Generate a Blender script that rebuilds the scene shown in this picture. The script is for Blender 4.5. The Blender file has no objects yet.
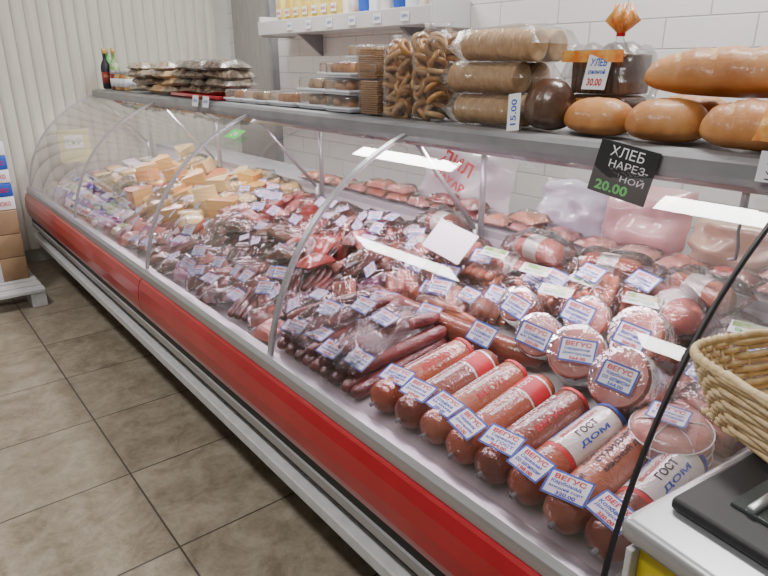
import bpy, bmesh, math, random
from mathutils import Matrix, Vector, Euler, noise
random.seed(7)
R=random.random
def U(a,b): return a+(b-a)*random.random()
T=Matrix.Translation
def RX(a): return Matrix.Rotation(a,4,'X')
def RY(a): return Matrix.Rotation(a,4,'Y')
def RZ(a): return Matrix.Rotation(a,4,'Z')
def SC(x,y,z): return Matrix.Diagonal((x,y,z,1))
pi=math.pi

# ---------------- materials ----------------
def mat(name,c1,c2=None,rough=.5,scale=20,bump=0,metal=0,coat=0,ramp=(.35,.65),detail=4,spec=.5,emit=None,estr=0,vec=None,bscale=None):
    m=bpy.data.materials.new(name); m.use_nodes=True
    nt=m.node_tree; b=nt.nodes['Principled BSDF']
    b.inputs['Roughness'].default_value=rough; b.inputs['Metallic'].default_value=metal
    b.inputs['Coat Weight'].default_value=coat; b.inputs['Coat Roughness'].default_value=.08
    b.inputs['Specular IOR Level'].default_value=spec
    if c2 is None: c2=tuple(x*.88 for x in c1)
    tc=nt.nodes.new('ShaderNodeTexCoord'); n=nt.nodes.new('ShaderNodeTexNoise')
    n.inputs['Scale'].default_value=scale; n.inputs['Detail'].default_value=detail
    src=tc.outputs['Object']
    if vec:
        mp=nt.nodes.new('ShaderNodeMapping'); mp.inputs['Scale'].default_value=vec
        nt.links.new(src,mp.inputs[0]); src=mp.outputs[0]
    nt.links.new(src,n.inputs['Vector'])
    r=nt.nodes.new('ShaderNodeValToRGB')
    r.color_ramp.elements[0].position=ramp[0]; r.color_ramp.elements[1].position=ramp[1]
    r.color_ramp.elements[0].color=(*c1,1); r.color_ramp.elements[1].color=(*c2,1)
    nt.links.new(n.outputs['Fac'],r.inputs[0]); nt.links.new(r.outputs[0],b.inputs['Base Color'])
    if bump:
        n2=n
        if bscale:
            n2=nt.nodes.new('ShaderNodeTexNoise'); n2.inputs['Scale'].default_value=bscale; n2.inputs['Detail'].default_value=2; n2.inputs['Distortion'].default_value=1.5
            nt.links.new(src,n2.inputs['Vector'])
        bp=nt.nodes.new('ShaderNodeBump'); bp.inputs['Strength'].default_value=bump; bp.inputs['Distance'].default_value=.004
        nt.links.new(n2.outputs['Fac'],bp.inputs['Height']); nt.links.new(bp.outputs[0],b.inputs['Normal'])
        if coat: nt.links.new(bp.outputs[0],b.inputs['Coat Normal'])
    if emit:
        b.inputs['Emission Color'].default_value=(*emit,1); b.inputs['Emission Strength'].default_value=estr
    return m
def film(name,tint=(1,1,1),rough=.08,refl=.12,bump=.6,scale=30,fac_extra=.04,white=0.0):
    m=bpy.data.materials.new(name); m.use_nodes=True; nt=m.node_tree
    for n in list(nt.nodes): nt.nodes.remove(n)
    o=nt.nodes.new('ShaderNodeOutputMaterial'); t=nt.nodes.new('ShaderNodeBsdfTransparent'); t.inputs[0].default_value=(*tint,1)
    g=nt.nodes.new('ShaderNodeBsdfGlossy'); g.inputs['Roughness'].default_value=rough
    mx=nt.nodes.new('ShaderNodeMixShader'); f=nt.nodes.new('ShaderNodeFresnel'); f.inputs[0].default_value=1.45
    ma=nt.nodes.new('ShaderNodeMath'); ma.operation='MULTIPLY_ADD'; ma.inputs[1].default_value=refl/.12; ma.inputs[2].default_value=fac_extra; ma.use_clamp=True
    nt.links.new(f.outputs[0],ma.inputs[0]); nt.links.new(ma.outputs[0],mx.inputs[0])
    first=t.outputs[0]
    if white>0:
        d=nt.nodes.new('ShaderNodeBsdfDiffuse'); d.inputs[0].default_value=(.9,.9,.92,1)
        m2=nt.nodes.new('ShaderNodeMixShader'); m2.inputs[0].default_value=white
        nt.links.new(t.outputs[0],m2.inputs[1]); nt.links.new(d.outputs[0],m2.inputs[2]); first=m2.outputs[0]
    nt.links.new(first,mx.inputs[1]); nt.links.new(g.outputs[0],mx.inputs[2]); nt.links.new(mx.outputs[0],o.inputs[0])
    if bump:
        tc=nt.nodes.new('ShaderNodeTexCoord'); n=nt.nodes.new('ShaderNodeTexNoise'); n.inputs['Scale'].default_value=scale; n.inputs['Distortion'].default_value=1
        bp=nt.nodes.new('ShaderNodeBump'); bp.inputs['Strength'].default_value=bump; bp.inputs['Distance'].default_value=.01
        nt.links.new(tc.outputs['Object'],n.inputs['Vector']); nt.links.new(n.outputs['Fac'],bp.inputs['Height'])
        nt.links.new(bp.outputs[0],g.inputs['Normal'])
    return m
def brickmat(name,axes,bw,rh,off,c1,c2,mort,ms,rough,bump,shift=(0,0),stone=False,smooth=.1):
    m=bpy.data.materials.new(name); m.use_nodes=True; nt=m.node_tree; b=nt.nodes['Principled BSDF']
    tc=nt.nodes.new('ShaderNodeTexCoord'); sp=nt.nodes.new('ShaderNodeSeparateXYZ'); cb=nt.nodes.new('ShaderNodeCombineXYZ')
    nt.links.new(tc.outputs['Object'],sp.inputs[0])
    for i,a in enumerate(axes):
        ad=nt.nodes.new('ShaderNodeMath'); ad.operation='ADD'; ad.inputs[1].default_value=shift[i]
        nt.links.new(sp.outputs[a],ad.inputs[0]); nt.links.new(ad.outputs[0],cb.inputs[i])
    br=nt.nodes.new('ShaderNodeTexBrick'); br.offset=off; br.squash=1
    br.inputs['Scale'].default_value=1; br.inputs['Brick Width'].default_value=bw; br.inputs['Row Height'].default_value=rh
    br.inputs['Mortar Size'].default_value=ms; br.inputs['Mortar Smooth'].default_value=smooth; br.inputs['Bias'].default_value=0
    br.inputs['Mortar'].default_value=(*mort,1)
    nt.links.new(cb.outputs[0],br.inputs['Vector'])
    if stone:
        for k,(sc,cc) in enumerate(((6.0,c1),(8.3,c2))):
            n=nt.nodes.new('ShaderNodeTexNoise'); n.inputs['Scale'].default_value=sc; n.inputs['Detail'].default_value=12; n.inputs['Roughness'].default_value=.78; n.inputs['Distortion'].default_value=.3
            nt.links.new(tc.outputs['Object'],n.inputs['Vector'])
            r=nt.nodes.new('ShaderNodeValToRGB'); r.color_ramp.elements[0].position=.38; r.color_ramp.elements[1].position=.60
            r.color_ramp.elements[0].color=(cc[0]*.48,cc[1]*.45,cc[2]*.40,1); r.color_ramp.elements[1].color=(*cc,1)
            nt.links.new(n.outputs['Fac'],r.inputs[0]); nt.links.new(r.outputs[0],br.inputs['Color%d'%(k+1)])
    else:
        br.inputs['Color1'].default_value=(*c1,1); br.inputs['Color2'].default_value=(*c2,1)
    nt.links.new(br.outputs['Color'],b.inputs['Base Color']); b.inputs['Roughness'].default_value=rough
    bp=nt.nodes.new('ShaderNodeBump'); bp.invert=True; bp.inputs['Strength'].default_value=bump; bp.inputs['Distance'].default_value=.004
    nt.links.new(br.outputs['Fac'],bp.inputs['Height']); nt.links.new(bp.outputs[0],b.inputs['Normal'])
    return m

M={}
M['steel']=mat('brushed_aluminium',(.42,.43,.45),(.50,.51,.53),rough=.35,metal=.7,scale=6,vec=(1,.2,60))
M['steel_d']=mat('grey_steel',(.26,.265,.28),(.32,.325,.34),rough=.4,metal=.4,scale=8)
M['shelf']=mat('shelf_top_grey',(.36,.37,.39),rough=.35,scale=5)
M['white']=mat('white_enamel',(.66,.66,.67),(.60,.60,.61),rough=.35,scale=4)
M['red']=mat('red_bumper',(.44,.006,.015),(.36,.005,.012),rough=.28,coat=.4,scale=5)
M['black']=mat('black_rubber',(.012,.012,.014),rough=.55)
M['dark']=mat('dark_plinth',(.03,.03,.033),rough=.6)
M['pale']=mat('pale_trim',(.58,.58,.59),rough=.4)
M['glass']=film('clear_glass',tint=(.97,.985,.98),rough=.012,refl=.20,bump=0,fac_extra=.022,white=.004)
M['glass_end']=film('end_glass',tint=(.965,.98,.975),rough=.015,refl=.035,bump=0,fac_extra=.012)
M['film']=film('plastic_film',tint=(.98,.98,.98),rough=.07,refl=.13,bump=1,scale=42,fac_extra=.05,white=.008)
M['film2']=film('plastic_film_soft',tint=(.97,.97,.97),rough=.22,refl=.06,bump=.5,scale=25,fac_extra=.03,white=.03)
M['card']=mat('card_white',(.82,.84,.88),(.79,.81,.86),rough=.5,scale=3)
M['blue']=mat('ink_blue',(.02,.09,.50),rough=.5)
M['inkred']=mat('ink_red',(.60,.01,.02),rough=.5)
M['green']=mat('green_marker',(.1,.65,.12),rough=.5)
M['chalk']=mat('chalk_black',(.012,.014,.013),rough=.6)
M['inkblack']=mat('ink_black',(.02,.02,.03),rough=.5)

# ---------------- mesh builder ----------------
class MB:
    def __init__(s): s.v=[];s.f=[];s.m=[];s.s=[];s.mats=[]
    def mi(s,m):
        if isinstance(m,str): m=M[m]
        if m not in s.mats: s.mats.append(m)
        return s.mats.index(m)
    def add(s,geo,m,X=None,smooth=True):
        vs,fs=geo[0],geo[1]; fm=geo[2] if len(geo)>2 else None
        o=len(s.v)
        if X is None: s.v+= [tuple(v) for v in vs]
        else: s.v+=[tuple(X@Vector(v)) for v in vs]
        if fm is not None: idx=[s.mi(x) for x in m]
        else: k=s.mi(m)
        for i,f in enumerate(fs):
            s.f.append(tuple(a+o for a in f)); s.m.append(idx[fm[i]] if fm is not None else k); s.s.append(smooth)
    def build(s,name,parent=None,loc=None):
        me=bpy.data.meshes.new(name); me.from_pydata(s.v,[],s.f)
        for m in s.mats: me.materials.append(m)
        me.polygons.foreach_set('material_index',s.m); me.polygons.foreach_set('use_smooth',s.s); me.update()
        ob=bpy.data.objects.new(name,me); bpy.context.scene.collection.objects.link(ob)
        if parent: ob.parent=parent
        return ob
def empty(name,loc=(0,0,0)):
    e=bpy.data.objects.new(name,None); e.empty_display_size=.1; bpy.context.scene.collection.objects.link(e); return e

def lathe(prof,seg=20,rm=None):
    v=[];f=[];fm=[];rings=[]
    for (r,z) in prof:
        if r<1e-6: rings.append([len(v)]); v.append((0,0,z))
        else:
            st=len(v); rings.append(list(range(st,st+seg)))
            for i in range(seg):
                a=2*pi*i/seg; v.append((r*math.cos(a),r*math.sin(a),z))
    for k in range(len(rings)-1):
        a,b=rings[k],rings[k+1]
        for i in range(seg):
            j=(i+1)%seg
            if len(a)==1 and len(b)==1: continue
            if len(a)==1: f.append((a[0],b[j],b[i]))
            elif len(b)==1: f.append((a[i],a[j],b[0]))
            else: f.append((a[i],a[j],b[j],b[i]))
            fm.append(rm[k] if rm else 0)
    return (v,f,fm) if rm else (v,f)
def tube(pts,rad,seg=8,closed=False):
    pts=[Vector(p) for p in pts]; n=len(pts); v=[];f=[]
    if not hasattr(rad,'__len__'): rad=[rad]*n
    up=Vector((0,0,1)); prev=None
    for i,p in enumerate(pts):
        if closed: d=(pts[(i+1)%n]-pts[i-1])
        else: d=pts[min(i+1,n-1)]-pts[max(i-1,0)]
        d.normalize()
        if prev is None:
            a=d.cross(up)
            if a.length<.1: a=d.cross(Vector((1,0,0)))
        else: a=prev-d*prev.dot(d)
        a.normalize(); prev=a; b=d.cross(a)
        for k in range(seg):
            t=2*pi*k/seg; v.append(p+(a*math.cos(t)+b*math.sin(t))*rad[i])
    for i in range(n if closed else n-1):
        for k in range(seg):
            l=(k+1)%seg; i2=(i+1)%n
            f.append((i*seg+k,i*seg+l,i2*seg+l,i2*seg+k))
    if not closed:
        f.append(tuple(range(seg))[::-1]); f.append(tuple((n-1)*seg+k for k in range(seg)))
    return v,f
_c={}
def rbox(sx,sy,sz,b=.003,seg=2):
    key=(round(sx,4),round(sy,4),round(sz,4),b,seg)
    if key in _c: return _c[key]
    bm=bmesh.new(); bmesh.ops.create_cube(bm,size=1); bmesh.ops.scale(bm,vec=(sx,sy,sz),verts=bm.verts)
    if b>0: bmesh.ops.bevel(bm,geom=list(bm.edges),offset=min(b,sx*.45,sy*.45,sz*.45),segments=seg,affect='EDGES',profile=.5)
    bm.verts.index_update(); r=([tuple(v.co) for v in bm.verts],[tuple(v.index for v in f.verts) for f in bm.faces]); bm.free(); _c[key]=r; return r
def pillow(sx,sy,sz,n=10,p=4,nz=.2,seam=.0,seed=None,flat=.6):
    if seed is None: seed=R()*100
    v=[];f=[]
    for side in (1,-1):
        for i in range(n+1):
            for j in range(n+1):
                a=-1+2*i/n; b=-1+2*j/n
                h=max(0,(1-abs(a)**p)*(1-abs(b)**p))**.5
                w=1+nz*noise.noise(Vector((a*1.7+seed,b*1.7,side+seed)))*2
                z=side*sz/2*h*(w if side>0 else flat)
                k=1+nz*.25*noise.noise(Vector((a*2,b*2+seed,3)))
                v.append((a*sx/2*k,b*sy/2*k,z))
        o=(n+1)**2 if side<0 else 0
        for i in range(n):
            for j in range(n):
                q=[o+i*(n+1)+j,o+(i+1)*(n+1)+j,o+(i+1)*(n+1)+j+1,o+i*(n+1)+j+1]
                f.append(tuple(q) if side>0 else tuple(q[::-1]))
    return v,f
def prism(poly,y0,y1):
    n=len(poly); v=[(x,y0,z) for x,z in poly]+[(x,y1,z) for x,z in poly]
    f=[(i,(i+1)%n,n+(i+1)%n,n+i) for i in range(n)]
    f.append(tuple(range(n))[::-1]); f.append(tuple(range(n,2*n)))
    return v,f
def band(o,i,y0,y1):
    n=len(o); v=[(x,y0,z) for x,z in o]+[(x,y0,z) for x,z in i]+[(x,y1,z) for x,z in o]+[(x,y1,z) for x,z in i]; f=[]
    for k in range(n-1):
        f+=[(k,k+1,n+k+1,n+k),(2*n+k,3*n+k,3*n+k+1,2*n+k+1),(k,2*n+k,2*n+k+1,k+1),(n+k,n+k+1,3*n+k+1,3*n+k)]
    f+=[(0,n,3*n,2*n),(n-1,3*n-1,4*n-1,2*n-1)]
    return v,f
def capsule(L,r,seg=12,bend=0,pinch=True,m=9):
    def at(t): s=2*t-1; return Vector((s*L/2,bend*(1-s*s),0))
    ts=[0,.015,.05,.12]+[.12+.76*k/(m-1) for k in range(1,m-1)]+[.88,.95,.985,1]
    rs=[.2,.55,.88,1]+[1]*(m-2)+[1,.88,.55,.2]
    return tube([at(t) for t in ts],[r*x for x in rs],seg)
def torus(R1,r,a=20,b=8):
    return tube([(R1*math.cos(2*pi*i/a),R1*math.sin(2*pi*i/a),0) for i in range(a)],r,b,closed=True)
def wedge(r,ang,h,seg=6,rind=True):
    v=[(0,0,0)];v+=[(r*math.cos(ang*(i/seg-.5)),r*math.sin(ang*(i/seg-.5)),0) for i in range(seg+1)]
    n=len(v); v+=[(x,y,h) for x,y,z in v]
    f=[tuple(range(n))[::-1],tuple(range(n,2*n))]; fm=[1,1] if rind==1 else [0,0]
    for i in range(n):
        j=(i+1)%n; f.append((i,j,n+j,n+i)); fm.append(1 if 0<i<n-1 else 0)
    return v,f,fm
_t={}
def text(s,bold=.0):
    if (s,bold) in _t: return _t[(s,bold)]
    cu=bpy.data.curves.new('t','FONT'); cu.body=s; cu.size=1; cu.resolution_u=2; cu.offset=bold; cu.align_x='CENTER'; cu.align_y='CENTER'
    ob=bpy.data.objects.new('t',cu); bpy.context.scene.collection.objects.link(ob)
    dg=bpy.context.evaluated_depsgraph_get(); me=bpy.data.meshes.new_from_object(ob.evaluated_get(dg))
    v=[tuple(x.co) for x in me.vertices]; f=[tuple(p.vertices) for p in me.polygons]
    bpy.data.objects.remove(ob); bpy.data.curves.remove(cu); bpy.data.meshes.remove(me)
    xs=[a[0] for a in v]; ys=[a[1] for a in v]; cx=(min(xs)+max(xs))/2; cy=(min(ys)+max(ys))/2
    w=max(xs)-min(xs); h=max(ys)-min(ys)
    v=[((a-cx)/w,(b-cy)/h,0) for a,b,c in v]
    _t[(s,bold)]=(v,f); return v,f
def put_text(mb,s,m,X,cx,cy,w,h,z=.0012,bold=.0):
    mb.add(text(s,bold),m,X@T((cx,cy,z))@SC(w,h,1),smooth=False)

# ---------------- camera ----------------
H=1.5
cam=bpy.data.cameras.new('camera'); co=bpy.data.objects.new('camera',cam); bpy.context.scene.collection.objects.link(co)
r=Vector((.779,-.626,0)).normalized(); f=Vector((.589,.733,-.339)).normalized(); u=r.cross(f)
mm=Matrix((r,u,-f)).transposed().to_4x4(); mm.translation=(0,0,H); co.matrix_world=mm
cam.sensor_width=36; cam.lens=620/768*36; cam.clip_start=.02
bpy.context.scene.camera=co

# ---------------- room ----------------
XB=2.65; YW=5.5; ZC=3.0
M['floor']=brickmat('stone_floor_tile',(0,1),.5,.5,0,(.355,.31,.24),(.32,.275,.21),(.06,.052,.042),.0035,.33,.5,shift=(0,.3),stone=True)
M['wtile']=brickmat('white_wall_tile',(1,2),.36,.12,.5,(.82,.81,.80),(.79,.78,.77),(.58,.58,.57),.004,.22,.8,smooth=.6)
b=MB(); b.add(rbox(7.5,9,.1,0),'floor',T((-.95,1.2,-.05)),False); fl=b.build('floor')
b=MB(); b.add(rbox(.1,9,ZC,0),'wtile',T((XB+.05,1.2,ZC/2)),False); b.build('wall_back')
M['plaster']=mat('wall_paint',(.62,.62,.58),rough=.7,scale=3)
b=MB(); b.add(rbox(7.3,.1,ZC,0),'plaster',T((-1.0,YW+.05,ZC/2)),False); b.build('wall_left')
M['ceil']=mat('ceiling_white',(.75,.75,.74),rough=.8,scale=3)
b=MB(); b.add(rbox(7.5,9,.1,0),'ceil',T((-.95,1.2,ZC+.05)),False); b.build('ceiling')
b=MB(); b.add(rbox(4.0,.015,.09,.003),'pale',T((-1.3,YW-.01,.045)),False); b.build('baseboard_left')
M['blind']=mat('blind_fabric',(.66,.645,.57),(.60,.585,.51),rough=.8,scale=60,vec=(1,1,.05))
b=MB(); x=-2.2
while x<2.5:
    n=4; vs=[];fs=[]
    for z in (.12,2.9):
        for k in range(n+1):
            s=(k/n-.5); vs.append((s*.100,-.020*math.cos(s*pi)+0.0,z))
    for k in range(n): fs.append((k,k+1,n+2+k,n+1+k))
    b.add((vs,fs),'blind',T((x,YW-.05,0))@RZ(math.radians(-13)))
    x+=.086
b.add(rbox(4.8,.05,.05,.005),'white',T((.15,YW-.05,2.93)))
b.build('vertical_blinds')
M['door']=mat('grey_beige_panel',(.36,.35,.33),(.31,.30,.29),rough=.6,scale=8,vec=(1,6,.5))
b=MB(); b.add(rbox(.04,.62,2.2,.004),'door',T((XB-.03,5.0,1.1)),False); b.add(rbox(.06,.05,2.24,.004),'steel_d',T((XB-.03,4.66,1.12)),False); b.build('door_1')
M['lamp']=mat('lamp_diffuser',(.9,.9,.9),rough=.5,emit=(1,.99,.97),estr=5)
for i,(x,y) in enumerate(((-.3,1.0),(-.3,3.6),(2.0,1.0),(2.0,3.6))):
    b=MB(); b.add(rbox(.32,1.2,.05,.006),'white',T((x,y,ZC-.025))); b.add(rbox(.27,1.14,.01,.002),'lamp',T((x,y,ZC-.054))); ol=b.build('ceiling_lamp')
    l=bpy.data.lights.new('lamp_light','AREA'); l.shape='RECTANGLE'; l.size=.27; l.size_y=1.14; l.energy=37 if x<1 else 46; l.color=(1,.98,.95)
    o=bpy.data.objects.new('lamp_light',l); o.location=(x,y,ZC-.065); bpy.context.scene.collection.objects.link(o); o.parent=ol
w=bpy.data.worlds.new('world'); bpy.context.scene.world=w; w.use_nodes=True
w.node_tree.nodes['Background'].inputs[0].default_value=(1,.99,.97,1); w.node_tree.nodes['Background'].inputs[1].default_value=.27

# ---------------- display case ----------------
Y0,Y1=.42,5.25
ST=[Y0,1.6,2.72,3.95,Y1]
P0,P1,P2=Vector((.825,.63)),Vector((.90,1.11)),Vector((1.385,1.285))
def arc(t): return P0*(1-t)**2+P1*2*t*(1-t)+P2*t*t
AR=[arc(i/16) for i in range(17)]
def arcoff(d):
    out=[]
    for i in range(17):
        tg=(AR[min(i+1,16)]-AR[max(i-1,0)]).normalized(); nrm=Vector((-tg.y,tg.x)); out.append(AR[i]+nrm*d)
    return out
case=empty('refrigerated_display_case')
b=MB()
b.add(prism([(.80,.60),(.80,.632),(.812,.645),(.85,.64),(.86,.60)],Y0,Y1),'steel',None,False)
red=[(.805,.598),(.79,.592),(.778,.56),(.772,.51),(.776,.46),(.788,.425),(.805,.415)]
for (a,c) in ((Y0,2.72),(2.728,Y1)): b.add(prism(red,a,c),'red',None,False)
b.add(prism([(.80,.415),(.798,.41),(.798,.385),(.80,.38),(.9,.38),(.9,.415)],Y0,Y1),'black',None,False)
b.add(prism([(.80,.38),(.795,.375),(.795,.345),(.80,.34),(.9,.34),(.9,.38)],Y0,Y1),'steel',None,False)
b.add(prism([(.83,.34),(.83,.29),(.9,.29),(.9,.34)],Y0,Y1),'black',None,False)
b.add(prism([(.79,.29),(.785,.285),(.785,.25),(.79,.24),(.95,.24),(.95,.29)],Y0,Y1),'pale',None,False)
b.add(prism([(.86,.60),(1.80,.75),(1.80,.24),(.95,.24),(.9,.29),(.86,.5)],Y0,Y1),'white',None,False)
b.add(prism([(1.0,.24),(1.7,.24),(1.7,.0),(1.0,.0)],Y0+.05,Y1-.05),'dark',None,False)
b.add(prism([(1.80,.24),(1.86,.24),(1.86,.86),(1.80,.86)],Y0,Y1),'pale',None,False)
b.add(prism([(1.80,.86),(2.08,.86),(2.08,.89),(1.80,.89)],Y0,Y1),'shelf',None,False)
b.build('cabinet_body',case)
b=MB()
b.add(prism([(.862,.602),(1.798,.752),(1.798,.757),(.862,.607)],Y0+.01,Y1-.01),'pale',None,False); b.build('display_deck',case)
b=MB()
b.add(prism([(1.385,1.25),(1.372,1.262),(1.372,1.308),(1.385,1.32),(1.41,1.325),(1.44,1.32),(1.44,1.25)],Y0-.10,Y1+.02),'steel_d',None,False)
b.add(prism([(1.44,1.32),(1.78,1.32),(1.78,1.285),(1.44,1.285)],Y0-.10,Y1+.02),'shelf',None,False)
b.build('top_shelf',case)
b=MB()
for k in range(4):
    a,c=ST[k]+.008,ST[k+1]-.008; vs=[(p.x,a,p.y) for p in AR]+[(p.x,c,p.y) for p in AR]
    b.add((vs,[(i,i+1,18+i,17+i) for i in range(16)]),'glass')
for y in (Y0,Y1):
    vs=[(p.x,y,p.y) for p in AR]+[(1.79,y,1.28),(1.79,y,.75),(.86,y,.60)]
    b.add((vs,[tuple(range(len(vs)))]),'glass_end',None,False)
b.build('curved_glass',case)
b=MB()
o,i_=arcoff(.005),arcoff(-.005)
for k,y in enumerate(ST):
    m='steel'; hw=.011
    if k==0: b.add(band(o,i_,y-.003,y+.004),'black'); continue
    b.add(band(o,i_,y-hw,y+hw),m,None,False)
for y in ST[1:]+[Y0+.03]:
    b.add(tube([(1.42,y,1.26),(1.74,y,.90)],.009,8),'steel'); b.add(tube([(1.74,y,.76),(1.74,y,.92)],.011,8),'steel')
    b.add(tube([(1.77,y,1.29),(1.77,y,.76)],.012,8),'steel')
b.add(rbox(.02,.012,.05,.003),'steel_d',T((1.40,.53,1.23))); b.add(tube([(1.405,.53,1.2),(1.41,.535,1.16),(1.40,.525,1.13),(1.412,.53,1.1),(1.43,.55,1.09)],.004,6),'steel_d')
b.build('glass_frames',case)
b=MB()
M['tube']=mat('pink_tube',(.9,.8,.9),rough=.4,emit=(1,.66,.88),estr=9)
for a,c in ((.6,2.6),(2.85,5.1)): b.add(tube([(1.50,a,1.25),(1.50,c,1.25)],.012,10),'tube')
b.build('light_tube',case)
for a,c in ((.6,2.6),(2.85,5.1)):
    l=bpy.data.lights.new('tube_light','AREA'); l.shape='RECTANGLE'; l.size=.06; l.size_y=c-a; l.energy=19; l.color=(1,.78,.88)
    o=bpy.data.objects.new('display_light',l); o.location=(1.48,(a+c)/2,1.235); o.rotation_euler=(0,math.radians(12),0); bpy.context.scene.collection.objects.link(o); o.parent=case
b=MB(); p=AR[13]; Xs=T((p.x-.012,2.52,p.y+.012))
yax=(AR[14]-AR[12]).normalized(); Xm=Matrix(((0,yax.x,-yax.y,0),(-1,0,0,0),(0,yax.y,yax.x,0),(0,0,0,1)))
b.add(rbox(.11,.06,.001,0),'green',Xs@Xm,False); put_text(b,'24',M['card'],Xs@Xm,0,0,.05,.03,z=.001); b.build('sticker_green',case)
M['yellowp']=mat('yellow_placard',(.66,.64,.30),(.5,.6,.28),rough=.5,scale=12)
b=MB(); b.add(rbox(.22,.006,.24,.002),'yellowp',T((1.17,5.2,.92)),False); b.add(rbox(.13,.007,.10,.002),'card',T((1.17,5.199,.95)),False); put_text(b,'СЫР',M['green'],T((1.17,5.195,.95))@RX(pi/2),0,0,.10,.05); b.build('placard')

def deck(x): return .612+.16*(x-.87)
TA=-math.atan(.16)
def onD(x,y,h=0,rz=0,rx=0,ry=0): return T((x,y,deck(x)+h))@RY(TA)@RZ(rz)@RY(ry)@RX(rx)

# ---------------- price tags ----------------
tags=MB()
words=['Колбаса','Сосиски','Ветчина','Сервелат','вареная','Сардельки','Карбонад','Шейка']
W2=['в/к Москва','высший сорт','с молоком','Докторская','со шпиком','к/в ГОСТ']
pr=['320.00','564.00','285.00','412.00','550.00','198.00']
def tag(X,sz=1,title='ВЕГУС',seed=None):
    w,h=.092*sz,.062*sz
    tags.add(rbox(w,h,.001,0),'card',X,False)
    e=.0022*sz
    for (cx,cy,a,c) in ((0,h/2-e,w,e*2),(0,-h/2+e,w,e*2),(w/2-e,0,e*2,h),(-w/2+e,0,e*2,h)):
        tags.add(([(-a/2+cx,-c/2+cy,.0009),(a/2+cx,-c/2+cy,.0009),(a/2+cx,c/2+cy,.0009),(-a/2+cx,c/2+cy,.0009)],[(0,1,2,3)]),'blue',X,False)
    put_text(tags,title,'inkred',X,0,h*.27,w*.72,h*.2,bold=.035)
    put_text(tags,random.choice(words),'blue',X,random.uniform(-.004,.004),h*.04,w*.7,h*.17,bold=.03)
    put_text(tags,random.choice(W2),'blue',X,0,-h*.15,w*.78,h*.14,bold=.03)
    put_text(tags,random.choice(pr),random.choice(['inkred','blue','blue']),X,.004,-h*.34,w*.45,h*.15,bold=.035)
def tagM(x,y,z,tilt=40,yaw=0,roll=0):
    t=math.radians(tilt); B=Matrix(((0,math.cos(t),-math.sin(t),0),(-1,0,0,0),(0,math.sin(t),math.cos(t),0),(0,0,0,1)))
    return T((x,y,z))@RZ(math.radians(yaw))@B@RZ(math.radians(roll))

# ---------------- foods ----------------
def fm(name,c1,c2,**k):
    d=dict(rough=.32,coat=.7,scale=25,bump=.5,bscale=45); d.update(k); M[name]=mat(name,c1,c2,**d)
fm('cas_orange',(.30,.055,.018),(.40,.10,.04),scale=9)
fm('cas_tan',(.42,.145,.07),(.32,.085,.038),scale=9)
fm('cas_brown',(.17,.034,.016),(.26,.065,.03),scale=9)
fm('cas_red',(.20,.011,.009),(.30,.035,.02),scale=9)
fm('cas_pink',(.52,.17,.13),(.43,.11,.08),scale=14)
fm('salami',(.055,.004,.005),(.14,.016,.012),scale=40,bump=.8,bscale=70)
fm('salami2',(.10,.006,.009),(.21,.03,.026),scale=40,bump=.8,bscale=70)
fm('ham',(.56,.19,.16),(.65,.31,.27),scale=40,bump=.15)
fm('fatpink',(.64,.34,.30),(.50,.18,.15),scale=14)
fm('smoked',(.045,.010,.006),(.20,.05,.02),scale=22,bump=.9,bscale=30)
fm('meat',(.22,.014,.018),(.54,.19,.16),scale=18,ramp=(.45,.62))
fm('meatd',(.09,.005,.010),(.30,.06,.055),scale=26,ramp=(.45,.65))
fm('wien',(.46,.12,.055),(.56,.20,.11),scale=10)
fm('cheese',(.74,.48,.12),(.66,.40,.08),scale=6,bump=.15)
fm('cheesep',(.76,.62,.28),(.72,.56,.23),scale=6,bump=.15)
fm('rindr',(.50,.09,.03),(.58,.15,.045),scale=6)
fm('rindo',(.68,.31,.05),(.60,.24,.04),scale=6)
fm('greenpk',(.18,.38,.08),(.6,.65,.45),scale=25,ramp=(.4,.6))
fm('purple',(.20,.03,.12),(.60,.38,.48),scale=20,ramp=(.45,.6))
fm('whitepk',(.70,.68,.64),(.62,.35,.30),scale=12,ramp=(.5,.7))
fm('label',(.72,.70,.66),(.66,.64,.60),scale=12,bump=.3)
fm('bread',(.36,.125,.028),(.56,.26,.08),scale=7,bump=.25,bscale=40,rough=.5,coat=.12,ramp=(.3,.7))
fm('slash',(.62,.40,.20),(.55,.32,.14),scale=12,rough=.7,coat=0)
fm('breadd',(.06,.026,.014),(.11,.052,.028),scale=12,bump=.3)
fm('cracker',(.50,.33,.17),(.38,.22,.10),scale=40,coat=0,rough=.7)
fm('sushka',(.52,.28,.09),(.38,.17,.05),scale=25,coat=.2)
fm('fish',(.08,.05,.032),(.34,.26,.18),scale=45,ramp=(.45,.65))
fm('fish2',(.16,.11,.07),(.44,.37,.28),scale=40,ramp=(.4,.6))

def chub(mb,L,r,cas,X,txt=None,bands=()):
    e=L/2
    pr_=[(0,-e-.014),(.006,-e-.013),(.0045,-e),(r*.45,-e+.004),(r*.8,-e+.014),(r*.96,-e+.028),(r,-e+.045),(r*1.01,-e*.45),(r*1.01,e*.35),(r,e-.045),(r*.96,e-.028),(r*.8,e-.014),(r*.45,e-.004),(.0045,e),(.006,e+.013),(0,e+.014)]
    rm=[1,1]+[0]*11+[1,1]
    X2=X@RY(pi/2)
    mb.add(lathe(pr_,36,rm),[cas,'steel_d'],X2)
    for (cx,w,m) in bands:   # full printed sleeves around the casing
        mb.add(lathe([(r*1.018,cx-w/2),(r*1.018,cx+w/2)],36),m,X2)
    if txt:
        for s,(cx,cy,w,h,m) in txt:
            v,f=text(s,.03); rr=r*1.035
            vs=[(cx+a*w, rr*math.sin((cy+b_*h)/rr), rr*math.cos((cy+b_*h)/rr)) for a,b_,c in v]
            mb.add((vs,f),m,X,False)
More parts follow.
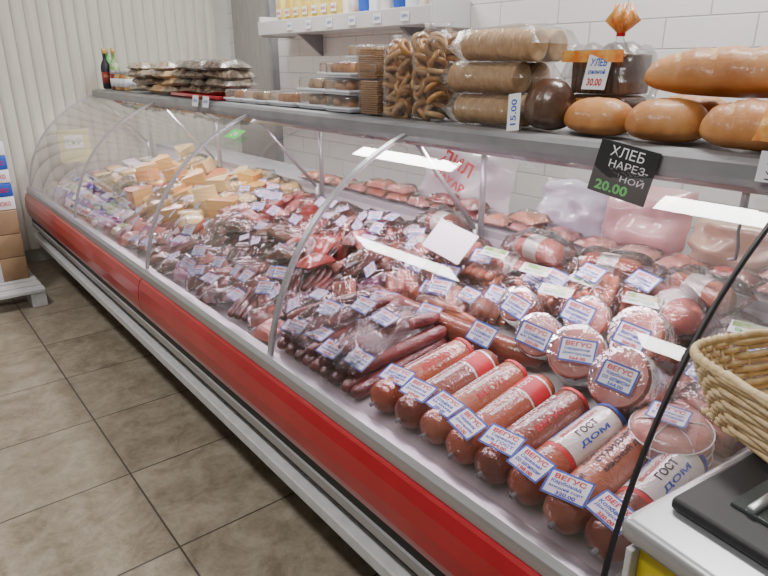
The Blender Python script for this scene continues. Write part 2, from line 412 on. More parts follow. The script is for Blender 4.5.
CH=['cas_brown','cas_tan','cas_orange','cas_brown','cas_orange','cas_tan','cas_brown','cas_orange']
for k in range(8):
    y=.468+k*.095; r_=.0455; L=.355
    b=MB(); X=onD(.842+L/2+.028+U(0,.012),y+U(-.002,.002),r_+.001,rz=U(-.035,.035),rx=U(-.15,.15))
    cas=CH[k]
    if k in (0,2):
        bands=[(.05,.17,'label'),(-.045,.012,'inkred'),(.145,.010,'blue')]
        txt=[('ДОКТОРСКАЯ',(.05,.030,.145,.016,'blue')),('ВЫСШИЙ СОРТ',(.05,.008,.13,.012,'inkred')),('ГОСТ',(.05,-.014,.07,.018,'inkblack')),('МЯСНОЙ',(-.10,.0,.07,.02,'card')),('ДОМ',(.05,-.040,.10,.014,'blue'))]
    elif k==1: bands=[]; txt=[('ДОКТОРСКАЯ',(.05,.028,.18,.018,'inkblack')),('СТАНДАРТ',(.05,.002,.14,.016,'inkblack')),('МЯСНОЙ ДОМ',(.05,-.024,.16,.014,'inkblack')),('РЕГИОН',(-.10,.0,.06,.014,'inkblack'))]
    elif k in (4,6): bands=[(.10,.06,'inkred'),(.065,.006,'label'),(.135,.006,'label')]; txt=[('ГОСТ',(.10,.01,.05,.016,'card')),('МОЛОЧНАЯ',(-.01,.014,.12,.014,'card')),('вареная',(-.01,-.010,.09,.011,'card'))]
    else: bands=[(.148,.010,'inkred')]; txt=[('МОЛОЧНАЯ',(.03,.020,.15,.016,'card')),('высший сорт',(.03,-.003,.13,.010,'card')),('ВЕГУС',(.03,-.026,.10,.016,'inkred'))]
    chub(b,L,r_,cas,X,txt=txt,bands=bands)
    b.build('boiled_sausage')
    tag(tagM(.915+U(-.012,.02)+.004*k,y,deck(.93)+r_*2+.007,tilt=18+U(-4,6),yaw=U(-16,12),roll=U(-12,12)),.98)
b=MB()
for k in range(9):
    y=1.24+k*.050; b.add(capsule(.37,.0235,12,U(-.006,.006)),random.choice(['salami','salami2']),onD(1.06,y,.025,rz=U(-.06,.06)))
for k in range(8):
    y=1.26+k*.052; b.add(capsule(.35,.0225,12,U(-.01,.01)),random.choice(['salami','salami2','cas_red']),onD(1.065+U(-.015,.015),y,.066,rz=U(-.12,.12)))
for k in range(4):
    y=1.30+k*.10; b.add(capsule(.33,.0205,12,U(-.012,.012)),'salami2',onD(1.08,y,.104,rz=U(-.3,.3)))
b.add(pillow(.36,.16,.10,10,5,.3),'film',onD(1.06,1.34,.08,rz=.1)); b.add(pillow(.36,.16,.10,10,5,.3),'film',onD(1.06,1.54,.08,rz=-.05))
b.build('salami_sticks')
for (x,y,h) in ((.93,1.27,.10),(.91,1.38,.10),(.94,1.49,.10),(.92,1.60,.095),(1.08,1.34,.14),(1.09,1.46,.14),(1.02,1.55,.13),(1.2,1.5,.11)):
    tag(tagM(x,y,deck(x)+h,tilt=U(15,32),yaw=U(-18,18),roll=U(-12,12)),.95)
b=MB(); pts=[(1.31,1.68),(1.30,1.66),(1.285,1.58),(1.28,1.45),(1.285,1.3),(1.29,1.15),(1.30,1.02),(1.32,.95),(1.33,.935)]
b.add(tube([(x,y,deck(x)+.042) for x,y in pts],[.01,.03,.038,.038,.038,.038,.038,.028,.008],16),'cas_brown')
b.add(tube([(x-.02,y+.02,deck(x)+.03) for x,y in ((1.40,1.75),(1.42,1.6),(1.40,1.45),(1.38,1.3),(1.39,1.2))],[.012,.03,.032,.03,.01],14),'cas_tan')
b.build('long_sausage')
tag(tagM(1.245,1.10,deck(1.2)+.105,tilt=50,yaw=-5),1.05); tag(tagM(1.25,1.33,deck(1.2)+.10,tilt=35,yaw=8),.9); tag(tagM(1.39,1.47,deck(1.35)+.085,tilt=35,yaw=8),.9); tag(tagM(1.42,1.32,deck(1.45)+.08,tilt=35,yaw=-8),.9)
def hamchunk(x,y,r_,L,cas,tilt=45,yaw=0,h=None,face='ham'):
    b=MB(); prf=[(0,L/2+.004),(r_*.5,L/2+.003),(r_*.93,L/2),(r_,L/2-.006),(r_*1.01,0),(r_,-L/2+.02),(r_*.8,-L/2+.005),(r_*.3,-L/2),(0,-L/2)]
    X=T((x,y,deck(x)+(h if h else r_*.9+.012)))@RZ(math.radians(yaw))@RY(-math.radians(tilt))
    b.add(lathe(prf,32,[1,1,0,0,0,0,0,0]),[cas,face],X)
    b.add(lathe([(p[0]*1.03+.001,p[1]*1.03) for p in prf[:-1]],24),'film',X)
    for k in range(3): b.add(tube([(r_*1.015*math.cos(a*pi/12),r_*1.015*math.sin(a*pi/12),-L*.3+k*L*.28) for a in range(24)],.0013,5,True),'card',X)
    b.build('cut_ham_sausage')
    n_=X.to_3x3()@Vector((0,0,1)); p_=X@Vector((0,0,L/2+.010))
    return p_,n_
for (x,y,r_,L,c,ti,ya) in ((1.335,.825,.072,.16,'cas_pink',50,14),(1.31,.662,.076,.17,'cas_brown',56,-4),(1.51,.74,.076,.17,'cas_tan',58,-4),(1.37,.975,.062,.15,'cas_red',58,18),(1.47,1.12,.058,.15,'cas_brown',52,0),(1.52,.91,.064,.16,'cas_orange',56,6)):
    p_,n_=hamchunk(x,y,r_,L,c,ti,ya,face=random.choice(['ham','fatpink','ham'])); tag(tagM(p_.x-.004,p_.y+U(-.02,.02),p_.z+U(-.01,.015),tilt=ti-.5,yaw=ya,roll=U(-12,12)),1.0)
b=MB(); prf=[(0,.098),(.03,.10),(.058,.098),(.071,.09),(.077,.08),(.075,.05),(.078,.025),(.073,.003),(0,0)]
XP=onD(1.225,.515,.002)@SC(1.08,1.08,1.1)
b.add(lathe(prf,36),'fatpink',XP)
for z in (.03,.055,.08): b.add(tube([(.0785*math.cos(a*pi/18),.0785*math.sin(a*pi/18),z) for a in range(36)],.0016,5,True),'card',XP)
for a in range(6): b.add(tube([(.078*math.cos(a*pi/3),.078*math.sin(a*pi/3),.02),(.077*math.cos(a*pi/3),.077*math.sin(a*pi/3),.082),(.058*math.cos(a*pi/3),.058*math.sin(a*pi/3),.1),(0,0,.102)],.0014,5),'card',XP)
b.build('pressed_ham_roll'); tag(tagM(1.20,.52,deck(1.21)+.130,tilt=14,yaw=10),.9)
def wrapped(x,y,rz,L,r_,cas,h=0,fl=True):
    b=MB(); X=onD(x,y,r_*.95+h,rz=rz)@SC(1,1,.9)
    e=L/2; prf=[(0,-e),(r_*.5,-e+.006),(r_*.85,-e+.022),(r_,-e+.05),(r_*1.04,0),(r_,e-.05),(r_*.85,e-.022),(r_*.5,e-.006),(0,e)]
    b.add(lathe(prf,20),cas,X@RY(pi/2))
    b.add(lathe([(r_*1.045,-.03),(r_*1.05,.03)],20),'label',X@RY(pi/2))
    if fl: b.add(pillow(L*1.25,r_*2.7,r_*2.3,10,5,.25,flat=.9),'film',X)
    b.build('wrapped_ham')
for (x,y,rz,L,r_,c,h) in ((1.70,.60,1.3,.22,.060,'cas_pink',0),(1.70,.86,1.6,.22,.062,'ham',0),(1.70,1.12,1.4,.22,.060,'cas_orange',0),(1.69,1.36,1.7,.22,.062,'cas_pink',0),(1.70,1.62,1.5,.2,.058,'cas_red',0),(1.70,1.90,1.4,.22,.06,'smoked',0),(1.69,2.15,1.7,.2,.06,'cas_red',0),(1.68,2.42,1.5,.22,.062,'smoked',0),(1.68,2.7,1.6,.2,.06,'meat',0),(1.60,1.76,.6,.20,.055,'ham',.02),(1.60,1.02,.5,.20,.055,'cas_pink',.02),(1.63,.74,.9,.2,.052,'cas_pink',.08),(1.72,.72,1.4,.2,.05,'cas_tan',.10),(1.72,1.0,1.7,.2,.05,'cas_orange',.10),(1.72,1.28,1.5,.2,.05,'cas_pink',.10),(1.72,1.75,1.5,.2,.05,'cas_brown',.10)):
    wrapped(x,y,rz,L,r_,c,h)
def wpack(x,y,rz,nn=6,L=.14,rr=.0155,cas='wien',h=.0,ry=0):
    b=MB(); X=onD(x,y,rr+.004+h,rz=rz,ry=ry)
    for k in range(nn): b.add(capsule(L,rr,10,U(-.006,.006)),cas,X@T((U(-.008,.008),(k-(nn-1)/2)*rr*2.02,0))@RZ(U(-.08,.08)))
    for k in range(nn-1): b.add(capsule(L,rr,10,U(-.006,.006)),cas,X@T((U(-.008,.008),(k-(nn-2)/2)*rr*2.02,rr*1.75))@RZ(U(-.12,.12)))
    b.add(pillow(L*1.35,nn*rr*2.5,rr*6.5,12,5,.3,flat=.55),'film',X@T((0,0,rr*.9)))
    b.build('packed_wieners')
for (x,y,rz,h) in ((1.60,.54,.2,.04),(1.62,.98,.15,.09),(1.60,1.20,1.2,.03),(1.62,1.42,.1,.04),(1.52,1.52,.9,0),(1.64,1.58,.0,.06),(1.49,1.26,.5,0),(1.48,.55,.3,0),(1.39,.50,1.4,0),(1.42,1.40,.2,.0),(1.50,1.66,.4,.0),(1.38,1.62,.9,.02),(1.64,.84,.4,.10),(1.60,1.08,-.3,.05)):
    wpack(x,y,rz,nn=random.choice([4,5,6]),cas=random.choice(['wien','wien','cas_pink','cas_orange','cas_tan']),ry=-.15,h=h)
    if x>1.40: tag(tagM(x-.03,y+U(-.03,.03),deck(x)+.09+h,tilt=U(28,45),yaw=U(-18,18),roll=U(-12,12)),.95)
b=MB()
for (x,y) in ((1.56,.80),(1.58,1.0),(1.55,1.16),(1.58,1.36),(1.57,.52),(1.47,1.02)):
    X=tagM(x,y,deck(x)+.165,tilt=30,yaw=U(-15,15)); b.add(rbox(.10,.04,.001,0),'card',X,False); b.add(rbox(.09,.016,.0012,0),'greenpk',X@T((0,.010,.001)),False); put_text(b,'ВЫГОДА',M['green'],X,0,-.009,.07,.013,z=.002,bold=.02)
b.build('package_labels')
b=MB(); X=tagM(1.50,1.50,deck(1.52)+.20,tilt=48,yaw=-8,roll=-4); b.add(rbox(.23,.12,.0015,0),'card',X,False); b.add(tube([X@Vector((0,-.05,-.002)),Vector((1.53,1.50,deck(1.53)+.05))],.002,6),'steel'); b.build('blank_price_card')

vp=MB()
y=1.74
while y<3.05:
    for x in (.93,1.03,1.13,1.24,1.35,1.46,1.57,1.67):
        X=onD(x+U(-.02,.02),y+U(-.03,.03),.028+U(0,.025),rz=U(-.9,.9),ry=U(-.45,.15),rx=U(-.25,.25))
        big=x>1.42
        m=random.choice(['salami2','meatd','meatd','meat','cas_red','purple','cas_pink'] if not big else ['smoked','smoked','meat','cas_red','meatd','cas_brown','ham'])
        sx,sy,sz=(U(.10,.14),U(.07,.095),U(.035,.05)) if not big else (U(.14,.19),U(.09,.12),U(.06,.09))
        if not big and R()<.3:
            for q in range(3): vp.add(capsule(.15,.015,10),'salami',X@T((0,(q-1)*.029,0)))
        elif big and R()<.4:
            for q in range(6): vp.add(pillow(.10,.075,.016,6,4,.2),'meat' if q%2 else 'cas_red',X@T((-.05+q*.02,0,.01))@RY(-.9))
        else: vp.add(pillow(sx,sy,sz,8,4,.35),m,X)
        if R()<.55: vp.add(pillow(sx*1.25,sy*1.25,sz*1.2,8,5,.3),'film',X)
        if R()<.5: tag(tagM(x-.03,y+U(-.03,.03),deck(x)+sz+.045+U(0,.02),tilt=U(15,55),yaw=U(-30,30),roll=U(-15,15)),U(.75,.95),title=random.choice(['ВЕГУС','ВЕГУС','МЯСО']))
    y+=.115
for k in range(22):
    x=U(1.2,1.7); y=U(1.75,3.0)
    X=onD(x,y,.10,rz=U(-1.5,1.5),ry=U(-.4,.2)); m=random.choice(['smoked','meat','cas_red','salami','cas_brown'])
    vp.add(pillow(.17,.08,.055,10,3,.35),m,X)
    if R()<.5: vp.add(pillow(.21,.11,.065,8,5,.3),'film',X)
vp.build('vacuum_packed_meats')
ch=MB()
y=3.02
while y<4.50:
    for x in (1.20,1.34,1.48,1.62,1.73):
        X=onD(x+U(-.025,.025),y+U(-.025,.025),.004+U(0,.04),rz=U(-.9,.9)+pi*(R()<.3),ry=U(-.25,.1))
        k=R(); i_,rn=random.choice([('cheese','rindo'),('cheesep','cheese'),('cheese','cheese'),('cheesep','cheesep'),('cheese','rindo'),('cheese','rindr'),('cheesep','rindr')])
        if k<.5: ch.add(wedge(U(.13,.17),U(.7,1.5),U(.08,.12),rind=R()<.3),[i_,rn],X@T((-.06,0,0)),False)
        elif k<.75: ch.add(rbox(U(.11,.15),U(.08,.12),U(.08,.11),.006),i_,X@T((0,0,.055)),False)
        else: ch.add(lathe([(0,.0),(.06,0),(.068,.01),(.068,.085),(.06,.095),(0,.095)],24,[1,1,1,0,0]),[i_,rn],X)
        if R()<.3: ch.add(pillow(.2,.17,.16,8,5,.2,flat=.2),'film',X@T((0,0,.04)))
        if R()<.45: tag(tagM(x-.07,y,deck(x)+U(.08,.12),tilt=U(35,60),yaw=U(-25,25),roll=U(-12,12)),.8,title='СЫР')
    y+=.155
for k in range(12):
    x=U(1.3,1.7);y=U(3.1,4.4); i_,rn=random.choice([('cheese','rindo'),('cheesep','cheesep'),('cheese','rindo')])
    ch.add(wedge(.14,U(.7,1.2),.07,rind=0),[i_,rn],onD(x,y,.11,rz=U(-2,2),ry=U(-.3,.2)),False)
ch.build('cheese_pieces')
fp=MB(); y=3.08
while y<5.1:
    for x in (.93,1.03,1.12):
        X=onD(x+U(-.015,.015),y+U(-.02,.02),.03,rz=U(-.4,.4),ry=U(-.5,-.1))
        fp.add(pillow(.105,.09,.035,6,5,.2),random.choice(['greenpk','purple','whitepk','meatd','purple','meatd','cas_pink'] if y<4.2 else ['greenpk','whitepk','card','cheesep','purple']),X)
        if R()<.5: tag(tagM(x-.03,y,deck(x)+.075,tilt=U(25,50),yaw=U(-20,20),roll=U(-12,12)),.85,title='СЫР')
    y+=.10
fp.build('sliced_packs')
tb=MB(); y=4.56
while y<5.18:
    for x in (1.25,1.38,1.52,1.66):
        X=onD(x+U(-.01,.01),y,.003)
        if R()<.5: tb.add(lathe([(0,0),(.038,0),(.046,.06),(.049,.062),(.049,.068),(0,.07)],20,[0,0,1,1,1]),['white',random.choice(['greenpk','whitepk','purple','rindo'])],X)
        else: tb.add(rbox(.1,.08,.08,.008),random.choice(['cheesep','whitepk','white']),X@T((0,0,.042)))
    y+=.125
tb.build('dairy_tubs')
tags.build('price_tags')

# ---------------- goods on top shelf ----------------
ZT=1.326
def loaf(L,w,h,slash=4,m=64,seg=28):
    v=[];f=[];fm=[]
    for i in range(m+1):
        s=-1+2*i/m; rr=max(.001,(1-abs(s)**3.0))**.5
        for k in range(seg):
            a=2*pi*k/seg; cy=math.cos(a)*rr; cz=math.sin(a)*rr
            if cz<0: cz*=.55
            d=1+.035*noise.noise(Vector((s*5,cy*3,cz*3+L*50)))
            if cz>.2 and slash:
                q=math.sin((s*slash+cy*.5)*pi*1.5); d+= .05*max(0,q)**2-.04*(q<-.85)
            v.append((s*L/2,cy*w/2*d,(cz*d)*h*.64+.35*h))
    for i in range(m):
        s=-1+2*(i+.5)/m
        for k in range(seg):
            l=(k+1)%seg; f.append((i*seg+k,(i+1)*seg+k,(i+1)*seg+l,i*seg+l))
            a=2*pi*(k+.5)/seg; q=math.sin((s*slash+math.cos(a)*.5)*pi*1.5)
            fm.append(1 if (slash and math.sin(a)>.55 and q<-.90 and abs(s)<.85) else 0)
    f.append(tuple(range(seg))); f.append(tuple(m*seg+k for k in range(seg))[::-1]); fm+=[0,0]
    return v,f,fm
def lo(x,y,z,L,w,h,rz,mm_='bread',slash=4):
    b=MB(); X=T((x,y,z))@RZ(rz); b.add(loaf(L,w,h,slash),[mm_,'slash'],X); b.build('bread_loaf')
lo(1.49,.955,ZT,.20,.13,.095,pi/2-.15,slash=0); lo(1.48,.765,ZT,.19,.14,.10,pi/2+.25,slash=0); lo(1.47,.56,ZT,.23,.15,.105,pi/2,slash=2); lo(1.55,.65,ZT+.103,.44,.145,.11,pi/2+.04,slash=3.5)
lo(1.63,.79,ZT,.25,.13,.10,pi/2,slash=2); lo(1.64,.52,ZT,.25,.13,.10,pi/2,slash=2)
bg=empty('bagged_dark_bread')
b=MB(); X=T((1.62,1.02,ZT+.0))@RZ(pi/2-.1)
for q in range(9): b.add(rbox(.017,.115,.105,.008,2),'breadd',X@T((-.08+q*.02,0,.15))@RY(U(-.06,.06)))
b.add(rbox(.19,.12,.095,.02,3),'breadd',X@T((0,0,.048)))
b.add(pillow(.24,.15,.19,12,5,.2,flat=1),'film2',X@T((0,0,.13)))
fm('orangeb',(.80,.20,.02),(.85,.5,.12),scale=30)
b.add(tube([X@Vector((-.02,0,.20)),X@Vector((-.02,0,.235)),X@Vector((-.015,0,.255)),X@Vector((-.02,0,.29))],[.035,.012,.008,.035],10),'film2')
b.add(tube([X@Vector((-.02,0,.245)),X@Vector((-.02,0,.262))],.012,8),'inkred')
for a in range(7): b.add(tube([X@Vector((-.02,0,.25)),X@Vector((-.02+.035*math.cos(a),.035*math.sin(a),.285)),X@Vector((-.02+.02*math.cos(a+.5),.02*math.sin(a+.5),.325))],[.005,.013,.003],6),'orangeb')
X2=tagM(1.525,1.0,ZT+.155,tilt=75,yaw=0); b.add(rbox(.070,.09,.001,0),'card',X2,False); put_text(b,'ХЛЕБ',M['blue'],X2,0,.025,.05,.02,bold=.03); put_text(b,'ржаной',M['blue'],X2,0,0,.05,.015,bold=.03); put_text(b,'30.00',M['inkred'],X2,0,-.026,.045,.02,bold=.03)
b.add(rbox(.19,.003,.022,0),'orangeb',T((1.545,1.02,ZT+.075))@RZ(pi/2-.1),False)
b.add(rbox(.20,.003,.03,0),'orangeb',T((1.538,1.03,ZT+.195))@RZ(pi/2-.1),False)
b.build('bag',bg)
b=MB(); b.add(loaf(.15,.13,.14,0),['breadd','slash'],T((1.49,1.115,ZT))@RZ(1.2)); b.build('dark_bread_loaf')
b=MB(); X=tagM(1.392,1.16,ZT+.05,tilt=80,roll=8); b.add(rbox(.042,.10,.001,0),'card',X,False); put_text(b,'15.00',M['blue'],X@RZ(pi/2),0,0,.07,.02,bold=.02); b.build('price_tag_upright')
def roll(L,r_):
    n_=int(L/.008); pr_=[(0,-L/2)]
    for i in range(n_):
        z=-L/2+i*L/n_; q=r_*U(.95,1.04); pr_+=[(r_*.84,z),(q,z+L/n_*.25),(q,z+L/n_*.75),(r_*.84,z+L/n_)]
    pr_.append((0,L/2)); return lathe(pr_,22)
b=MB()
for row,(zz,yy) in enumerate(((.045,1.32),(.136,1.35),(.227,1.30))):
    for xx in (1.49,1.585): b.add(roll(.26,.044),'cracker',T((xx,yy,ZT+zz))@RZ(U(-.04,.04))@RX(pi/2+U(-.02,.02)))
    b.add(pillow(.24,.33,.104,10,6,.12,flat=1),'film2',T((1.54,yy,ZT+zz+.002)))
b.build('cracker_rolls')
def ringbag(x,y,w,d,h,tw=0):
    b=MB(); zz=.014
    while zz<h-.02:
        for ix in range(2):
            for iy in range(2):
                b.add(torus(.026,.0095,16,7),random.choice(['sushka','sushka','cracker']),T((x+(ix-.5)*d*.5+U(-.01,.01),y+(iy-.5)*w*.5+U(-.01,.01),ZT+zz+U(0,.004)))@RZ(U(0,3))@RX(U(-1.1,1.1))@RY(U(-1.1,1.1)))
        zz+=.0175
    prf=[(0,0)]+[(.5*(1+.10*noise.noise(Vector((0,t*9,x+y*7)))),t) for t in [i/12 for i in range(12)]]+[(.36,.98),(.25,1.04),(.3,1.10)]
    b.add(lathe(prf,20),'film2',T((x,y,ZT))@SC(d*1.22,w*1.22,h)); b.build('bag_of_ring_rusks')
ringbag(1.50,1.74,.135,.14,.245); ringbag(1.50,1.585,.13,.14,.275)
b=MB()
M['wafer']=mat('wafer',(.46,.26,.11),(.32,.16,.065),rough=.7,scale=120,bump=.5)
for s in range(2):
    for k in range(15): b.add(rbox(.115,.10,.0062,.001,1),'wafer',T((1.50+.13*s+U(-.003,.003),1.885+U(-.003,.003),ZT+.006+k*.0078)),False)
    for k in range(13): b.add(rbox(.11,.10,.0062,.001,1),'wafer',T((1.50+.13*s+U(-.003,.003),1.895+U(-.003,.003),ZT+.13+k*.0078)),False)
b.add(rbox(.125,.12,.122,.008),'film2',T((1.5,1.885,ZT+.062))); b.add(rbox(.125,.12,.11,.008),'film2',T((1.5,1.895,ZT+.182))); b.build('wafer_stack')
M['clearbox']=film('clear_container',tint=(.96,.97,.98),rough=.1,refl=.12,bump=.1,fac_extra=.04,white=.08)
def tray(x,y,z,w,d,h,cm,nn=12):
    b=MB(); b.add(rbox(d,w,.012,.003),'card',T((x,y,z+.007)))
    for k in range(nn): b.add(loaf(.05,.045,h*.8,0,8,10),[cm,cm],T((x+U(-.42,.42)*(d-.04),y+U(-.42,.42)*(w-.04),z+.012))@RZ(U(0,3)))
    b.add(rbox(d,w,h,.008),'clearbox',T((x,y,z+h/2+.002))); b.add(rbox(d+.014,w+.014,.008,.002),'card',T((x,y,z+.014)))
    b.build('cookie_container')
for i,(x,y,k,w,cm) in enumerate(((1.50,2.08,3,.17,'bread'),(1.52,2.30,2,.19,'cracker'),(1.50,2.53,1,.2,'bread'),(1.5,2.76,1,.2,'cracker'),(1.64,2.1,4,.17,'sushka'),(1.50,2.98,1,.18,'bread'),(1.64,2.33,3,.18,'bread'))):
    for j in range(k): tray(x+U(-.006,.006),y+U(-.01,.01),ZT+j*.063,w,.13,.056,cm)
b=MB(); b.add(rbox(.26,.62,.012,.004),'red',T((1.53,3.42,ZT+.006))); b.add(rbox(.26,.01,.02,.003),'red',T((1.53,3.11,ZT+.012)));b.add(rbox(.01,.62,.022,.003),'red',T((1.405,3.42,ZT+.012)))
b.build('red_tray')
b=MB()
for (y,k) in ((3.22,4),(3.42,4),(3.62,4)):
    for j in range(k):
        X=T((1.52+U(-.02,.02),y+U(-.02,.02),ZT+.034+j*.042))@RZ(U(-.3,.3))@RX(U(-.08,.08)); b.add(pillow(.21,.19,.062,10,4,.4),['fish','fish2','fish','fish'][j],X); 
        if j%2: b.add(pillow(.23,.21,.066,8,6,.3),'film2',X)
b.build('dried_fish_packs')
b=MB()
for (y,k,cm) in ((3.84,3,'cracker'),(4.04,4,'fish2'),(4.24,3,'fish'),(4.45,4,'fish2')):
    for j in range(k): 
        X=T((1.52+U(-.02,.02),y,ZT+.022+j*.044))@RZ(U(-.3,.3))@RX(U(-.08,.08)); b.add(pillow(.19,.18,.06,8,4,.4),random.choice([cm,'cracker','fish','fish2']),X)
b.build('snack_packs')
jar=[(0,0),(.03,0),(.034,.006),(.034,.07),(.028,.082),(.028,.085),(.031,.086),(.031,.102),(0,.103)]
jar=[(a*1.15,c*1.3) for a,c in jar]
fm('mustard',(.5,.32,.08),(.6,.4,.12),scale=5)
for (y,x,c) in ((4.66,1.47,'mustard'),(4.76,1.47,'bread'),(4.86,1.47,'mustard'),(4.96,1.47,'cas_red'),(4.70,1.6,'bread'),(4.86,1.6,'mustard')):
    b=MB(); b.add(lathe(jar,20,[0,0,0,0,0,1,1,1]),[c,'steel'],T((x,y,ZT))); b.add(tube([(x,y,ZT+.025),(x,y,ZT+.08)],.0399,20),'card'); b.build('condiment_jar')
bot=[(0,0),(.028,0),(.036,.006),(.036,.15),(.028,.18),(.013,.21),(.012,.25),(.016,.252),(.016,.285),(0,.287)]
for (y,x,c) in ((5.06,1.5,'greenpk'),(5.14,1.46,'inkblack'),(5.21,1.5,'green')):
    b=MB(); b.add(lathe(bot,20,[0,0,0,0,0,0,1,1,1]),[c,'mustard'],T((x,y,ZT))); b.add(tube([(x,y,ZT+.04),(x,y,ZT+.12)],.0367,20),'cas_red'); b.build('sauce_bottle')
b=MB(); X=tagM(1.355,.79,1.262,tilt=84,roll=-9,yaw=4); b.add(rbox(.150,.125,.003,.001),'chalk',X,False)
put_text(b,'ХЛЕБ','card',X,-.0,.042,.085,.024,z=.003,bold=.005); put_text(b,'НАРЕЗ-','card',X,.012,.013,.10,.018,z=.003,bold=.005); put_text(b,'НОЙ','card',X,.03,-.014,.06,.018,z=.003,bold=.005); put_text(b,'20.00','green',X,-.015,-.042,.085,.024,z=.003,bold=.03)
b.build('chalkboard_price_tag')
b=MB(); X=tagM(1.360,.478,1.31,tilt=84); b.add(rbox(.05,.06,.001,0),'card',X,False); put_text(b,'16.00',M['inkblack'],X@RZ(pi/2),0,0,.05,.018); b.build('paper_price_tag')
for y in (3.15,3.28):
    b=MB(); X=tagM(1.360,y,1.32,tilt=80); b.add(rbox(.075,.055,.001,0),'card',X,False); put_text(b,'ЦЕНА',M['blue'],X,0,0,.055,.02,bold=.02); b.build('paper_price_tag')
b=MB(); b.add(pillow(.11,.14,.09,10,4,.35),'orangeb',T((1.395,.455,ZT+.075))@RY(-.9)); b.build('snack_bag')

# ---------------- behind the counter ----------------
sh=empty('wall_shelf')
ZS=1.715
b=MB(); b.add(rbox(.28,1.85,.03,.003),'white',T((XB-.145,3.475,ZS)),False); b.add(rbox(.02,1.85,.09,.003),'white',T((XB-.285,3.475,ZS+.03)),False)
for y in (2.56,4.39): b.add(rbox(.28,.025,.14,.003),'white',T((XB-.145,y,ZS+.04)),False)
for y in (2.9,4.0): b.add(prism([(XB-.005,ZS-.015),(XB-.2,ZS-.015),(XB-.005,ZS-.16)],y-.01,y+.01),'steel_d',None,False)
b.build('shelf_board',sh)
fm('yellowpk',(.72,.48,.04),(.78,.65,.22),scale=12)
b=MB()
for k in range(7):
    X=T((XB-.17,4.25-k*.115,ZS+.145))@RZ(-pi/2)@RX(pi/2); b.add(pillow(.10,.26,.05,8,5,.2,flat=.9),'yellowpk',X)
    X3=tagM(XB-.202,4.25-k*.115,ZS+.13,tilt=90); b.add(rbox(.06,.05,.002,0),'card',X3,False); put_text(b,'МАКС',M['inkred'],X3,0,0,.05,.02,z=.002,bold=.03)
for k in range(7):
    X=T((XB-.17,3.38-k*.11,ZS+.11+.01*(k%2)))@RZ(-pi/2)@RX(pi/2); b.add(pillow(.095,.18,.05,8,5,.2),['whitepk','blue','card'][k%3],X)
b.build('packaged_goods')
b=MB()
for k in range(6):
    X=tagM(XB-.298,3.95-k*.24,ZS+.03,tilt=88); b.add(rbox(.07,.05,.001,0),'card',X,False); put_text(b,'ЦЕНА',M['blue'],X,0,0,.05,.02,bold=.02)
b.build('shelf_price_tags')
fm('bagw',(.66,.66,.68),(.60,.59,.62),scale=4,bump=.4,bscale=12)
fm('bagp',(.56,.28,.29),(.62,.38,.38),scale=4,bump=.4,bscale=12); fm('bagb',(.46,.44,.55),(.55,.52,.62),scale=4,bump=.4,bscale=12)
fm('bagt',(.50,.34,.24),(.56,.42,.32),scale=4,bump=.4,bscale=12)
for (y,w_,h_,c,t) in ((1.92,.54,.33,'bagw','ДИЛ'),(1.36,.28,.20,'bagb',''),(1.06,.30,.23,'bagp',''),(.76,.28,.15,'bagt','')):
    b=MB(); X=T((2.01,y,.893+h_*.47))@RZ(-pi/2)@RX(math.radians(76)); b.add(pillow(w_,h_,.11,16,3,.6),c,X)
    if t:
        put_text(b,t,M['inkred'],X@RZ(-.3),0,.03,.2,.07,z=.082,bold=.03); put_text(b,'САХАР',M['inkred'],X@RZ(-.3),0,-.05,.2,.04,z=.082,bold=.03)
    b.build('goods_bag')
b=MB(); y=.55
while y<3.0:
    for j in range(random.choice([1,2])):
        X=T((1.87,y,.912+j*.036))@RZ(U(-.3,.3)); m=random.choice(['cas_pink','ham','meat','wien','fatpink']); b.add(pillow(.10,.13,.045,8,4,.3),m,X); b.add(pillow(.12,.15,.05,8,5,.3),'film',X)
    y+=.15
b.build('ham_packs')

# ---------------- chest freezer near right ----------------
cc=empty('chest_freezer')
ZF=.95; XF=.65; YF=.32
XC=T((XF,YF,0))@RZ(math.radians(-7))
M['yellow']=mat('yellow_panel',(.72,.58,.03),rough=.4)
b=MB(); b.add(rbox(1.2,1.3,.035,.012,3),'steel',XC@T((.6,-.65,ZF-.0175)))
b.add(rbox(1.16,1.26,.88,.01),'white',XC@T((.605,-.655,.475)),False)
b.add(rbox(.01,1.25,.22,.002),'yellow',XC@T((.02,-.65,.80)),False)
b.add(rbox(1.2,.01,.22,.002),'pale',XC@T((.6,-.02,.80)),False)
b.build('freezer_body',cc)
b=MB(); M['dglass']=mat('dark_lid_glass',(.05,.06,.06),(.07,.08,.08),rough=.06)
b.add(rbox(1.06,1.22,.018,.006),'black',XC@T((.595,-.635,ZF+.010))); b.add(rbox(.96,1.12,.006,.001),'dglass',XC@T((.595,-.635,ZF+.021)))
b.add(rbox(.96,.012,.012,.003),'steel',XC@T((.595,-.10,ZF+.026))); b.add(rbox(.02,1.0,.014,.004),'steel',XC@T((.16,-.64,ZF+.028))); b.build('lid',cc)
fm('wicker',(.68,.53,.31),(.54,.38,.19),scale=60,coat=0,rough=.6)
b=MB(); z0=.975; XK=T((1.035,.19,0))@RZ(math.radians(-23))
b.add(rbox(.26,.16,z0-(ZF+.024)-.0005,.0),'pale',XK@T((0.02,-.02,(z0+ZF+.024)/2)))
def rr(a,A,B): c,s=math.cos(a),math.sin(a); e=.38; return (A*math.copysign(abs(c)**e,c),B*math.copysign(abs(s)**e,s))
NL=10; A0,B0,A1,B1=.160,.115,.195,.148
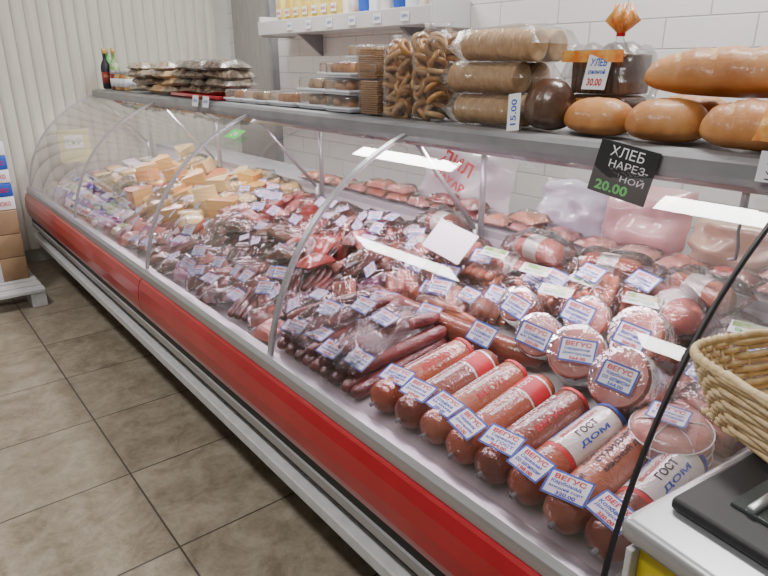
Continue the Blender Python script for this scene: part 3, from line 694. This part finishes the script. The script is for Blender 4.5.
for k in range(NL):
    t=k/(NL-1); A=A0+(A1-A0)*t; B=B0+(B1-B0)*t; pts=[]
    N=160
    for i in range(N):
        a=2*pi*i/N; x_,y_=rr(a,A,B); w_=.0035*math.sin(32*a+pi*(k%2)); l=math.hypot(x_,y_); pts.append((x_*(1+w_/l),y_*(1+w_/l),z0+.006+t*.095))
    b.add(tube(pts,.0055,6,True),'wicker',XK)
for i in range(64):
    a=2*pi*(i+.5)/64; p=rr(a,A0,B0); q=rr(a,A1,B1); b.add(tube([(p[0],p[1],z0),(q[0],q[1],z0+.105)],.0028,5),'wicker',XK)
for s_ in range(2):
    b.add(tube([(rr(2*pi*i/160,A1+.003,B1+.003)[0],rr(2*pi*i/160,A1+.003,B1+.003)[1],z0+.108+.004*math.sin(50*2*pi*i/160+s_*pi)) for i in range(160)],.0065,6,True),'wicker',XK)
for k in range(20):
    b.add(tube([(-.155,-.112+k*.0118,z0+.004),(.155,-.112+k*.0118,z0+.004)],.0055,6),'wicker',XK)
b.build('wicker_basket')

# ---------------- boxes at the left ----------------
b=MB(); 
for k in range(5): b.add(rbox(.85,.10,.022,.003),'pale',T((.24,4.42+k*.125,.109)),False)
for x in (-.13,.24,.62): b.add(rbox(.09,.58,.095,.003),'pale',T((x,4.67,.048)),False)
b.build('pallet')
M['cardboard']=mat('cardboard',(.30,.19,.105),(.25,.155,.085),rough=.8,scale=8)
b=MB(); z=.121
for k in range(3):
    b.add(rbox(.36,.36,.155,.004),'cardboard',T((.45,4.85,z+.078))); b.add(rbox(.05,.362,.156,.0),'pale',T((.45,4.85,z+.078)),False); z+=.158
b.build('cardboard_box_stack')
b=MB(); i=0
while z<1.0:
    for xx in (.375,.55):
        b.add(rbox(.17,.30,.085,.006),['card','blue','card','inkred'][i%2*1],T((xx,4.84,z+.044))); b.add(rbox(.172,.10,.04,.0),'blue' if i%2==0 else 'card',T((xx,4.77,z+.044)),False)
        put_text(b,'МОЛОКО',M['inkred'],T((xx,4.688,z+.044))@RX(pi/2),0,0,.12,.03,z=.002,bold=.02)
    z+=.088; i+=1
b.build('milk_carton_stack')
